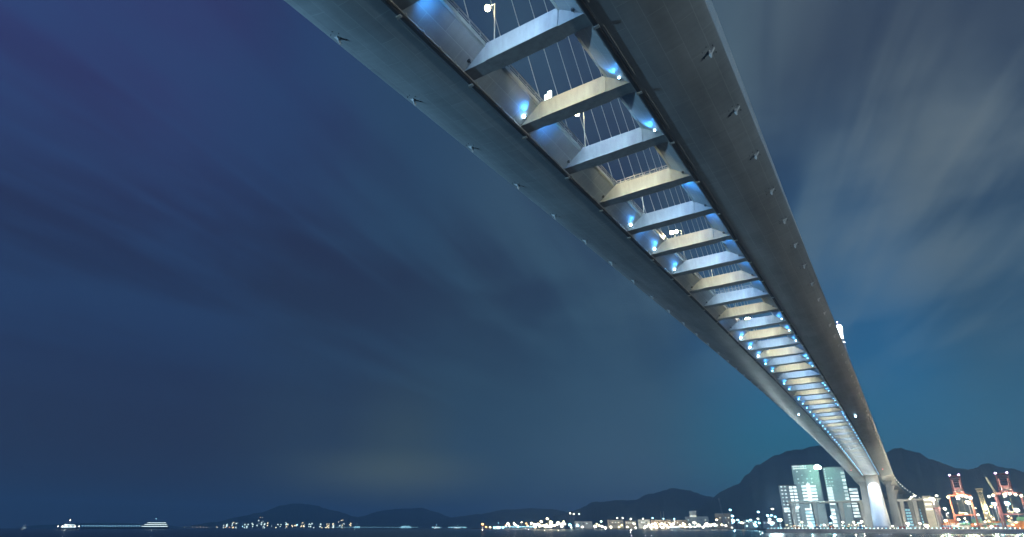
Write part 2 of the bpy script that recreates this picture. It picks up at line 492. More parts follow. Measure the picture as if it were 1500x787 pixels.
# ------------------------------------------------------------------ towers
def tower(y, label):
    t = tag(empty('bridge_tower', (0, y, 4.3)), label, 'tower', 'towers of the bridge')
    z = lambda a: a - 4.3
    MB().lathe((0, 0, 0), [(10.9, 0), (10.6, 4), (9.6, 24), (8.5, 50), (7.6, 72), (6.9, 100), (5.9, 150), (5.1, 172)], 32, 1, .85).build('concrete_shaft', 'tower_concrete', t, smooth=40)
    MB().lathe((0, 0, 172.02), [(5.0, 0), (4.3, 50), (3.7, 98)], 32).build('steel_shaft', 'galvanised', t, smooth=40)
    MB().lathe((0, 0, 264), [(3.9, 0), (3.0, 6.5), (2.6, 9), (3.6, 20), (4.2, 20.5), (4.2, 25.5), (3.0, 28.6)], 28).build('glowing_tower_head', 'tower_head_glow', t, smooth=30)  # beacon cap plus neck, whose floodlight is put in as emission
    MB().box((0, 0, 2.2), (16, 20, 4.4)).build('plinth', 'concrete', t)
    MB().tube([(0, 0, 292.3), (0, 0, 297)], .25, 6).build('mast', 'dark_steel', t)
    MB().ball((-1, 0, 297.5), .9, 8, 6).build('aviation_light', 'lamp_violet', t)
    return t
far_t = tower(TOWER_Y, 'tall round tower at the far end of the bridge with brightly floodlit foot')
tower(NEAR_Y, 'second round bridge tower standing behind the viewer, outside the picture')
# floods set under the deck round the tower, shining down its face
for dx in (-4.5, 0, 4.5):
    light('tower_flood', 'SPOT', (dx, TOWER_Y - 16, zs(TOWER_Y) - 2), (.75, .88, 1.0), 170000, aim=(-dx * .02, .42, -1), spot_size=R(70), spot_blend=1, shadow_soft_size=.5)
light('tower_flood', 'SPOT', (-30, TOWER_Y - 60, 8), (.2, .5, 1.0), 150000, aim=(30, 56, 20), spot_size=R(60), spot_blend=1, shadow_soft_size=.8)

# ------------------------------------------------------------------ ground, water, hills
wl = ground(1130, 780.6); wr = ground(1500, 782.2)
ux = (wr - wl).normalized(); uy = Vector((-ux.y, ux.x, 0))
def sheet(name, pts, z0, z1, m):
    n = len(pts); b = MB()
    b.add([(p[0], p[1], z0) for p in pts] + [(p[0], p[1], z1) for p in pts],
          [tuple(range(n)), tuple(range(n, 2 * n))] + [(k, (k + 1) % n, (k + 1) % n + n, k + n) for k in range(n)])
    return b.build(name, m)
QZ = 4.3
p0 = wl - ux * 6; p1 = wr + ux * 500
q = sheet('quay', [p0, p1, p1 + uy * 1500, p0 + uy * 1500 - ux * 40], -2, QZ, 'quay_concrete')
tag(q, 'long concrete quay with dark wall at the water below the bridge', 'quay', kind='structure')
b = MB(); c0 = p0 + uy * .35; c1 = p1 + uy * .35
b.bar((c0.x, c0.y, QZ + .25), (c1.x, c1.y, QZ + .25), .7, .5)
tag(b.build('quay_edge', 'edge_cream'), 'pale coping along the edge of the near quay', 'kerb', kind='structure')
for k in range(64):
    p = c0.lerp(c0 + (wr - wl) * 1.04, (k + .5) / 64) + uy * 1.2
    o = tag(empty('quay_lamp', (p.x, p.y, QZ + .02)), 'small bollard lamp in the row along the quay edge', 'lamp', 'bollard lamps on the quay edge')
    MB().tube([(0, 0, 0), (0, 0, 1.1)], .2, 6).build('post', 'galvanised', o)
    MB().ball((0, 0, 1.35), random.uniform(.28, .5), 6, 5).build('lamp', random.choice(('lamp_cool', 'lamp_cool', 'lamp_white')), o)
f0 = at(690, 773, 2900); f1 = at(1175, 773, 2300); f2 = at(1700, 773, 3000)
sheet_pts = [f0, f1, f2, at(1700, 773, 6000), at(690, 773, 6000)]
tag(sheet('far_shore', sheet_pts, -2, 3.0, 'land'), 'low dark far shore under the row of harbour lights', 'shore', kind='structure')
tag(sheet('island_shore', [at(300, 773, 5600), at(530, 773, 5600), at(530, 773, 6500), at(300, 773, 6500)], -2, 2.5, 'land'),
    'low island shore at the foot of the distant town', 'shore', kind='structure')

wm = mat('water', (.010, .020, .035), .22, noise=.2, nscale=.01, spec=.5)
nt = wm.node_tree; bs = nt.nodes['Principled BSDF']; bs.inputs['IOR'].default_value = 1.33
tc = nt.nodes.new('ShaderNodeTexCoord'); n1 = nt.nodes.new('ShaderNodeTexNoise')
n1.inputs['Scale'].default_value = .35; n1.inputs['Detail'].default_value = 3
nt.links.new(tc.outputs['Object'], n1.inputs['Vector'])
bp = nt.nodes.new('ShaderNodeBump'); bp.inputs['Strength'].default_value = .25; bp.inputs['Distance'].default_value = .2
nt.links.new(n1.outputs['Fac'], bp.inputs['Height']); nt.links.new(bp.outputs[0], bs.inputs['Normal'])
w = MB().add([(-11000, -11000, 0), (11000, -11000, 0), (11000, 11000, 0), (-11000, 11000, 0)], [(0, 1, 2, 3)]).build('water', 'water')
tag(w, 'dark calm harbour water at the bottom of the picture', 'water', kind='structure')

from mathutils import noise as mnoise
def hill(name, prof, D, depth, label, D1=None):
    b = MB(); D1 = D1 or D
    N = 320; S = 18
    xs = [prof[0][0] + (prof[-1][0] - prof[0][0]) * k / N for k in range(N + 1)]
    for x in xs:
        for (a, ya), (c, yc) in zip(prof, prof[1:]):
            if a <= x <= c:
                t = (x - a) / (c - a); t = t * t * (3 - 2 * t) * .6 + t * .4; py = ya + (yc - ya) * t; break
        t = (x - prof[0][0]) / (prof[-1][0] - prof[0][0]); d = D + (D1 - D) * t
        top = at(x, py, d); dv = Vector((top.x - CX, top.y, 0)).normalized()
        h = max(top.z, 1.0)
        for j in range(S + 1):
            s = -1 + 2 * j / S
            p = Vector((top.x, top.y, 0)) + dv * (s * depth)
            nz = mnoise.fractal(Vector((p.x * .004, p.y * .004, 0)), 1.0, 2.0, 5)
            z = h * (1 - abs(s) ** 1.25) + nz * h * .10 * (.35 + abs(s)) * (1 - s * s)
            z += (h * .016 + 2) * mnoise.noise(Vector((p.x * .03, p.y * .03, 3))) + 4 * mnoise.noise(Vector((p.x * .09, p.y * .09, 8)))
            b.v.append((p.x, p.y, z - 1))
    for i in range(N):
        for j in range(S):
            k = i * (S + 1) + j
            b.f.append((k, k + S + 1, k + S + 2, k + 1))
    o = b.build(name, 'hillside', smooth=180)
    tag(o, label, 'hill', kind='structure')
hill('hills', [(1000, 774), (1035, 735), (1060, 719), (1080, 709), (1095, 693), (1110, 679), (1135, 666), (1165, 657), (1195, 652), (1230, 655),
               (1265, 664), (1290, 664), (1318, 657), (1340, 663), (1365, 673), (1400, 684), (1420, 685), (1445, 679), (1470, 684), (1500, 691), (1560, 700), (1640, 774)],
     4300, 900, 'tall blue mountain behind the far end of the bridge', 4600)
hill('hills', [(760, 774), (820, 754), (845, 747), (870, 735), (905, 733), (930, 733), (950, 723), (988, 714), (1010, 719), (1038, 727), (1080, 745), (1120, 774)],
     5200, 900, 'middle blue hill with a round summit left of the tall mountain')
hill('hills', [(590, 774), (670, 757), (700, 753), (740, 747), (780, 744), (805, 746), (850, 752), (900, 774)],
     6600, 800, 'low faint ridge on the horizon left of the middle hill')
hill('hills', [(500, 774), (525, 757), (560, 748), (590, 745), (617, 744), (640, 750), (655, 756), (690, 774)],
     7200, 800, 'small far hill between the island town and the low ridge')
hill('hills', [(250, 774), (320, 764), (350, 757), (380, 751), (410, 741), (435, 737), (460, 740), (490, 748), (520, 757), (560, 774)],
     7000, 700, 'dark far hill rising behind the island town')
hill('hills', [(10, 774), (60, 769), (150, 765), (230, 768), (290, 774)], 8000, 600, 'faint low island on the left horizon')

# ------------------------------------------------------------------ approach decks and viaducts behind the tower
def zs2(y):
    zt = zs(TOWER_Y); return zt - .040 * (y - TOWER_Y) - 3.5e-5 * (y - TOWER_Y) ** 2
ap = tag(empty('approach_bridge', (0, TOWER_Y + 40, QZ)), 'grey concrete approach deck on blade piers beyond the tower', 'bridge')
def app_sec(sgn, ox):
    def f(y):
        bend = (max(0, y - TOWER_Y - 60) ** 2) * 2.2e-4
        return [(sgn * x + bend, zs2(y) - QZ + dz) for x, dz in HALF]
    return f
st2 = [TOWER_Y + 1 + 8 * i for i in range(75)]
for sgn in (-1, 1):
    m_ = MB().sweep(app_sec(sgn, 0), st2); m_.v = [(x, y - TOWER_Y - 40, z) for x, y, z in m_.v]
    m_.build('concrete_deck', 'concrete', ap, smooth=25)
    for y in (TOWER_Y + 62, TOWER_Y + 128, TOWER_Y + 194, TOWER_Y + 262, TOWER_Y + 340, TOWER_Y + 430):
        bend = (max(0, y - TOWER_Y - 60) ** 2) * 2.2e-4
        h = zs2(y) - QZ
        b = MB(); yl = y - TOWER_Y - 40; xc = sgn * 16.5 + bend
        vs = []
        for z_, hx, hy in ((0, 5.2, 2.2), (h - 6, 3.6, 1.8), (h - .3, 6.2, 1.9)):
            vs += [(xc - hx, yl - hy, z_), (xc + hx, yl - hy, z_), (xc + hx, yl + hy, z_), (xc - hx, yl + hy, z_)]
        fs = [(0, 1, 2, 3), (8, 9, 10, 11)] + [(a * 4 + k, a * 4 + (k + 1) % 4, a * 4 + 4 + (k + 1) % 4, a * 4 + 4 + k) for a in (0, 1) for k in range(4)]
        b.add(vs, fs).build('pier', 'concrete', ap)
for k in range(15):
    y = TOWER_Y + 70 + 30 * k
    bend = (max(0, y - TOWER_Y - 60) ** 2) * 2.2e-4
    o = tag(empty('road_lamp', (26 + bend, y, zs2(y) + 3.4)), 'small white road lamp in the curving row along the approach deck', 'street lamp', 'road lamps on the approach deck')
    MB().tube([(0, 0, 0), (0, 0, 7.5)], .15, 5).build('pole', 'galvanised', o)
    MB().ball((-.6, 0, 7.6), .36, 8, 5).build('lamp', 'lamp_white', o)

def viaduct(px0, py0, D0, px1, py1, D1, piers, label, lamps=0):
    a = at(px0, py0, D0); c = at(px1, py1, D1)
    d = (c - a); L = math.hypot(d.x, d.y); rz = math.atan2(d.y, d.x)
    o = tag(empty('road_viaduct', (a.x, a.y, QZ), rz), label, 'viaduct')
    h0, h1 = a.z - QZ, c.z - QZ
    b = MB()
    for (y0, y1, t0, t1) in ((-6, 6, -2.2, -.6), (-8, 8, -.6, 0)):
        b.add([(0, y0, h0 + t0), (0, y1, h0 + t0), (0, y1, h0 + t1), (0, y0, h0 + t1), (L, y0, h1 + t0), (L, y1, h1 + t0), (L, y1, h1 + t1), (L, y0, h1 + t1)],
              [(0, 1, 2, 3), (7, 6, 5, 4), (0, 4, 5, 1), (1, 5, 6, 2), (2, 6, 7, 3), (3, 7, 4, 0)])
    b.build('road_deck', 'concrete', o)
    MB().bar((0, -7.9, h0 + .55), (L, -7.9, h1 + .55), .3, 1.1).build('parapet', 'edge_cream', o)
    for t in piers:
        x = L * t; h = h0 + (h1 - h0) * t - 2.2
        b = MB()
        b.add([(x - 2.2, -3.5, 0), (x + 2.2, -3.5, 0), (x + 2.2, 3.5, 0), (x - 2.2, 3.5, 0), (x - 3.4, -5.5, h), (x + 3.4, -5.5, h), (x + 3.4, 5.5, h), (x - 3.4, 5.5, h)],
              [(0, 1, 2, 3), (4, 5, 6, 7), (0, 1, 5, 4), (1, 2, 6, 5), (2, 3, 7, 6), (3, 0, 4, 7)])
        b.build('pier', 'concrete', o)
    return o
viaduct(1152, 736.5, 1090, 1278, 734, 1120, (.06, .32, .62, .86), 'blue-lit concrete road viaduct crossing in front of the white apartment towers')
viaduct(1308, 733, 1130, 1372, 731, 1180, (.12, .42, .66, .9), 'grey concrete road viaduct right of the tower with lit traffic')

# ------------------------------------------------------------------ buildings
def box_building(name, px0, px1, pytop, D, depth, wall, label, cat='building', base=QZ, roofm='roof_grey', rows=None, winm='window_white', win=(3, 1.8), group=None, rz=None, maxwin=100, bays=None, wrow=None):
    """rows: list of (first x fraction, last x fraction, columns, list of heights fraction)"""
    pm = (px0 + px1) / 2
    pb = at(pm, 773, D); v, az = azdir(pm)
    e0 = at(px0, 773, D); e1 = at(px1, 773, D)
    W = (e1 - e0).length
    H = at(pm, pytop, D).z - base
    o = tag(empty(name, (pb.x, pb.y, base), az if rz is None else rz), label, cat, group)
    MB().box((0, depth / 2, H / 2), (W, depth, H)).build('wall', wall, o)
    b = MB(); b.box((0, depth / 2, H + .5), (W + 1.0, depth + 1.0, 1.0)); b.build('roof', roofm, o)
    n = 0; proto = {}
    for (f0, f1, cols, hs, wm_, ww, wh) in rows or ():
        for h in hs:
            for c in range(cols):
                if n >= maxwin: break
                x = -W / 2 + W * (f0 + (f1 - f0) * ((c + .5) / cols))
                mm = wm_ if isinstance(wm_, str) else random.choice(wm_)
                key = (mm, ww, wh)
                if key not in proto:
                    wdw = MB().box((0, 0, 0), (ww, .3, wh)).build('window', mm, o); proto[key] = wdw
                else:
                    wdw = proto[key].copy(); COL.objects.link(wdw)
                wdw.location = (x, -.12, H * h); n += 1
    return o, W, H
def fr(a, b_, n): return [a + (b_ - a) * k / (n - 1) for k in range(n)]
BD = 1260
box_building('apartment_tower', 1150, 1177, 711, BD - 10, 30, 'wall_grey', 'lower white apartment block at the left of the lit towers', rows=[
    (.05, .45, 2, fr(.55, .97, 6), ['window_white', 'window_dim'], 2.6, 1.7), (.55, 1.0, 2, fr(.50, .95, 7), ['window_white'], 5.2, 3.2), (.1, .9, 6, fr(.40, .46, 2), ['window_white', 'window_dim'], 4, 3),
    (.2, .95, 3, fr(.06, .32, 5), ['window_dim', 'window_white'], 3, 2)], base=QZ)
box_building('apartment_tower', 1174, 1213, 681, BD, 32, 'wall_white', 'tall white apartment tower with scattered lit flats, left of the dark gap', rows=[
    (.05, .6, 6, fr(.95, .985, 2), ['window_white', 'window_dim'], 3, 1.8), (.1, .8, 4, [.9, .84, .78, .72], ['window_dim', 'window_white', 'wall_white'], 2, 1.6),
    (.28, .46, 1, fr(.40, .66, 6), 'window_white', 8.5, 2.9), (.48, .58, 1, fr(.34, .68, 7), 'window_white', 5.5, 5.6), (.62, .80, 1, fr(.40, .66, 6), 'window_white', 9, 2.9),
    (.25, .7, 3, fr(.05, .30, 6), ['window_white', 'window_cyan'], 6, 3)])
box_building('apartment_tower', 1221, 1253, 684, BD + 10, 32, 'wall_white', 'tall white apartment tower with blank green-lit flank, right of the dark gap', rows=[
    (.02, .12, 1, fr(.70, .97, 8), 'window_dim', 2, 1.8), (.15, .4, 2, [.7, .76, .82], ['window_dim'], 2, 1.6),
    (.04, .28, 1, fr(.40, .65, 6), 'window_white', 8.5, 2.9), (.82, .98, 1, fr(.36, .9, 10), ['window_white', 'window_dim'], 5.5, 3.2),
    (.05, .2, 1, fr(.05, .3, 5), 'window_white', 6, 4)])
box_building('apartment_tower', 1254, 1268, 714, BD + 25, 28, 'wall_grey', 'small lit apartment block just left of the bridge tower', rows=[
    (.05, .95, 3, fr(.3, .95, 9), ['window_white', 'window_white', 'window_dim'], 4.5, 3.2)])
#box_building('apartment_tower', 1214, 1220, 688, BD + 60, 20, 'wall_dark', 'narrow dark block in the gap between the white towers', rows=[(.2, .8, 1, fr(.2, .5, 3), 'window_dim', 2, 2)])
box_building('office_block', 1362, 1374, 727, 1150, 25, 'wall_cream', 'cream building behind the right viaduct', rows=[(.1, .9, 3, [.6, .75, .9], ['window_warm', 'window_white'], 3, 2)])
box_building('office_block', 1330, 1345, 744, 1230, 25, 'wall_grey', 'dim block with cyan windows seen under the right viaduct', rows=[(.1, .9, 3, fr(.2, .9, 6), 'window_cyan', 3, 2)])
box_building('office_block', 1352, 1368, 744, 1235, 25, 'wall_grey', 'wide-windowed cyan lit block seen through the right viaduct piers', rows=[(.1, .9, 2, fr(.2, .9, 6), 'window_cyan', 6, 2.4)])

# far-shore sheds and blocks (about 2.4 km away)
FD = 2350
FB = 3.0
for (a, b_, t, wl_, lab) in (
    (890, 914, 762, 'wall_cream', 'long cream warehouse at the left of the far shore row'),
    (916, 933, 763, 'wall_cream', 'cream warehouse with a dark roof, second in the far shore row'),
    (935, 953, 761.5, 'wall_white', 'pale square warehouse in the middle of the far shore row'),
    (954, 984, 762, 'wall_brown', 'long brown warehouse below the twin chimneys'),
    (986, 1008, 762.5, 'wall_brown', 'low brown shed left of the stepped grey building'),
    (1005, 1039, 757, 'wall_grey', 'stepped grey building on the far shore'),
    (1012, 1022, 749, 'wall_grey', 'square grey tower block rising behind the stepped grey building'),
    (1049, 1072, 752.5, 'wall_brown', 'brown building beside the tall thin harbour crane'),
    (842, 868, 764, 'wall_grey', 'low grey shed among glaring lamps on the far shore'),
    (1090, 1106, 762, 'wall_grey', 'low grey shed between the cyan lamp clusters'),
    (1118, 1140, 763, 'wall_grey', 'low grey shed left of the apartment blocks')):
    box_building('warehouse' if t > 758 else 'building', a, b_, t, FD + random.uniform(0, 90), 60, wl_, lab, base=FB,
                 rows=[(.04, .96, 5, [.72], ['window_warm', 'window_white', 'glass_dark'], 4.5, 2.2)])
for px in (969.5, 973.8):
    p = at(px, 773, FD + 150); h = at(px, 749.5, FD + 150).z - FB
    tag(MB().lathe((0, 0, 0), [(2.2, 0), (1.7, h * .5), (1.4, h), (1.6, h + .4)], 10).build('chimney', 'wall_cream', None, (p.x, p.y, FB)),
        ('left' if px < 972 else 'right') + ' one of two thin pale chimneys above the brown warehouse', 'chimney')

# ------------------------------------------------------------------ lamps on masts
def mast_lamp(px, py, D, m, size, label, base=QZ, group='floodlight masts along the shore', power=0, col=(1, .95, .8), heads=5, lat=False):
    p = at(px, 773, D); h = max(2.5, at(px, py, D).z - base)
    o = tag(empty('light_mast', (p.x, p.y, base)), label, 'lamp', group)
    MB().tube([(0, 0, 0), (0, 0, h)], [max(.18, size * .14), max(.12, size * .1)], 6).build('pole', 'galvanised', o)
    b = MB()
    for k in range(heads):
        a = 2 * math.pi * k / heads + .4
        b.ball((size * .55 * math.cos(a), size * .55 * math.sin(a), h + size * .18 * ((k * 7) % 3 - 1)), size * .42, 8, 5)
    b.ball((0, 0, h), size * .6, 8, 6)
    b.build('lamp_head', m, o)
    if power: light('mast_light', 'POINT', (0, 0, h - size - 1), col, power, o, shadow_soft_size=1.0)
    return o
WARM, COOL, GREEN = (1, .88, .62), (.55, .88, 1.0), (.3, 1.0, .75)
# near quay
NQ = 1010
for (px, py, m, s, pw, c, lab) in (
    (1143, 762, 'lamp_cool', 3.2, 600000, COOL, 'glaring cyan floodlight mast left of the apartment blocks'),
    (1114, 750, 'lamp_cool', 2.6, 200000, COOL, 'cyan-white floodlight mast with a tall pole at the shore bend'),
    (1113, 766, 'lamp_cool', 2.6, 0, COOL, 'low cyan floodlight below the tall one at the shore bend'),
    (1188, 767, 'lamp_cool', 1.9, 900000, COOL, 'bright white lamp at the foot of the tall left apartment tower'),
    (1176, 765, 'lamp_warm', 1.4, 0, WARM, 'small warm lamp on the quay below the left apartment block'),
    (1208, 769, 'lamp_white', 1.3, 0, WARM, 'small white lamp on the quay below the dark gap'),
    (1221, 757, 'lamp_cool', 1.4, 900000, COOL, 'cool lamp on a pole in front of the right apartment tower'),
    (1236, 765, 'lamp_white', 1.5, 0, WARM, 'white lamp on the quay under the right apartment tower'),
    (1252, 765, 'lamp_warm', 1.5, 300000, WARM, 'warm lamp on the quay between the right tower and viaduct pier'),
    (1264, 764, 'lamp_white', 1.7, 120000, WARM, 'white lamp just left of the bridge tower foot'),
    (1308, 771, 'lamp_white', 1.5, 0, WARM, 'small lamp just right of the bridge tower foot'),
    (1316, 744, 'lamp_white', 1.5, 80000, WARM, 'white lamp hanging high between the approach piers'),
    (1331, 767, 'lamp_warm', 2.4, 150000, WARM, 'bright warm lamp under the right viaduct'),
    (1358, 770, 'lamp_warm', 3.0, 400000, WARM, 'glaring warm lamp low on the quay left of the red cranes'),
    (1376, 731, 'lamp_warm', 3.8, 900000, WARM, 'glaring warm floodlight mast left of the first red crane'),
    (1349, 767, 'lamp_warm', 1.6, 0, WARM, 'warm lamp behind the low glaring quay lamp'),
    (1432, 726, 'lamp_white', 3.0, 350000, WARM, 'white floodlight left of the pale lattice mast'),
    (1428, 736, 'lamp_warm', 3.4, 350000, WARM, 'glaring white lamp beside the right leg of the first crane'),
    (1466, 738, 'lamp_cool', 3.0, 400000, COOL, 'cyan floodlight by the left leg of the dark red crane'),
    (1486, 737, 'lamp_cool', 3.2, 400000, COOL, 'cyan floodlight between the legs of the dark red crane'),
    (1497, 747, 'lamp_white', 3.2, 300000, WARM, 'white floodlight at the right edge of the picture'),
    (1346, 728, 'lamp_white', 1.5, 0, WARM, 'left of three small lamps above the right viaduct'),
    (1343, 730.5, 'lamp_white', 1.2, 0, WARM, 'lowest of the small lamps above the right viaduct'),
    (1351, 726, 'lamp_white', 1.5, 0, WARM, 'middle small lamp above the right viaduct'),
    (1384, 726, 'lamp_white', 1.6, 0, WARM, 'small lamp just right of the glaring mast')):
    D = 1010 if px < 1290 else 1080
    if px in (1114, 1113): D = 1500
    mast_lamp(px, py, D, m, s, lab, power=pw * .12, col=c)
mast_lamp(1214, 683.5, 1236, 'lamp_green', 6.6, 'huge green-white floodlight glaring over the gap between the apartment towers', power=95000, col=GREEN, heads=7)

for px, pw in ((1166, 38000), (1217, 58000), (1258, 26000)):
    p = at(px, 768, 1145); t_ = at(1205, 715, 1260)
    o = tag(empty('light_mast', (p.x, p.y, QZ)), 'broad cool floodlight on a short mast lighting the white apartment towers', 'lamp', 'floods aimed at the apartment towers')
    MB().tube([(0, 0, 0), (0, 0, 8)], .3, 6).build('pole', 'galvanised', o)
    b = MB(); b.box((0, 0, 8.6), (3.2, .8, 1.2)); b.build('lamp_head', 'lamp_cool', o)
    light('facade_flood', 'SPOT', (0, 1.5, 9), (.86, 1.0, .96), pw, o, aim=(t_.x - p.x, t_.y - p.y, t_.z - 12), spot_size=R(95), spot_blend=.8, shadow_soft_size=1)
# far shore lamps
k = 0
farl = [(707, 768, 'lamp_amber', 6), (712, 772, 'lamp_amber', 4), (718, 772.5, 'lamp_warm', 4), (724, 773, 'lamp_cool', 4), (730, 773, 'lamp_cool', 4), (737, 773, 'lamp_cool', 4),
        (741, 770, 'lamp_amber', 4), (746, 770, 'lamp_amber', 4), (753, 766, 'lamp_warm', 3), (759, 772, 'lamp_cool', 4), (764, 765, 'lamp_warm', 3), (771, 767, 'lamp_amber', 4), (773, 770, 'lamp_amber', 3),
        (779, 766, 'lamp_warm', 3), (789, 768, 'lamp_warm', 7), (793, 764, 'lamp_warm', 6), (797, 770, 'lamp_warm', 7), (802, 760, 'lamp_warm', 6), (807, 765, 'lamp_warm', 8), (812, 770, 'lamp_warm', 6),
        (818, 766, 'lamp_warm', 8), (823, 771, 'lamp_white', 6), (826, 764, 'lamp_warm', 4), (835, 769, 'lamp_cool', 7), (836, 752, 'lamp_white', 3), (841, 753, 'lamp_white', 3), (849, 753, 'lamp_white', 2.5),
        (846, 770, 'lamp_cool', 7), (853, 772, 'lamp_white', 5), (872, 771, 'lamp_white', 7), (881, 764, 'lamp_green', 4), (882, 771, 'lamp_white', 6), (887, 773, 'lamp_white', 5), (895, 772, 'lamp_white', 5),
        (905, 759, 'lamp_white', 3), (913, 759, 'lamp_white', 3), (925, 760, 'lamp_white', 3), (943, 760, 'lamp_white', 3), (957, 759, 'lamp_cool', 3.5), (973, 760, 'lamp_cool', 3), (989, 760, 'lamp_cool', 3),
        (907, 772, 'lamp_warm', 4), (919, 772, 'lamp_white', 4), (931, 773, 'lamp_white', 4), (944, 773, 'lamp_warm', 4), (960, 767, 'lamp_white', 5), (967, 768, 'lamp_warm', 4), (985, 768, 'lamp_warm', 6), (979, 773, 'lamp_white', 4),
        (994, 773, 'lamp_white', 4), (1002, 768, 'lamp_warm', 7), (1011, 772, 'lamp_white', 5), (1018, 766, 'lamp_white', 7), (1024, 769, 'lamp_white', 6), (1034, 769, 'lamp_white', 6), (1030, 773, 'lamp_white', 4),
        (1047, 768, 'lamp_white', 6), (1058, 769, 'lamp_warm', 5), (1063, 770, 'lamp_white', 6), (1073, 747, 'lamp_cool', 5), (1075, 756, 'lamp_cool', 5.5), (1075, 764, 'lamp_cool', 6), (1088, 766, 'lamp_warm', 6),
        (1101, 762, 'lamp_cool', 4), (1127, 755, 'lamp_cool', 3), (1133, 755, 'lamp_cool', 3), (1138, 757, 'lamp_cool', 3), (1131, 768, 'lamp_cool', 4.5)]
for k in range(70):
    px = random.choice((random.uniform(735, 1045), random.uniform(780, 830), random.uniform(950, 1040)))
    farl.append((px, random.uniform(767, 773), random.choice(('lamp_warm', 'lamp_warm', 'lamp_white', 'lamp_white', 'lamp_white')), random.uniform(2.5, 6.5)))
for k in range(26):
    farl.append((random.uniform(1045, 1146), random.uniform(760, 773), random.choice(('lamp_cool', 'lamp_cool', 'lamp_white', 'lamp_warm')), random.uniform(2.2, 5)))
LAMPCOL = {'lamp_amber': 'amber', 'lamp_warm': 'warm white', 'lamp_cool': 'cyan white', 'lamp_white': 'white', 'lamp_green': 'green white'}
for n, (px, py, m, s) in enumerate(farl):
    sec = 'left of the warehouses' if px < 880 else 'in front of the warehouses' if px < 1045 else 'around the thin harbour crane'
    hgt = 'tall' if py < 763 else 'low'
    pw = 110000 if n % 4 == 0 and n < 80 else 0
    mast_lamp(px, py, FD - 70 if px < 1100 else 1700, m, s * .86, '%s %s floodlight mast on the far shore %s' % (hgt, LAMPCOL[m], sec), base=FB,
              group='%s %s masts %s' % (hgt, LAMPCOL[m], sec), power=pw, col=COOL if 'cool' in m else WARM)

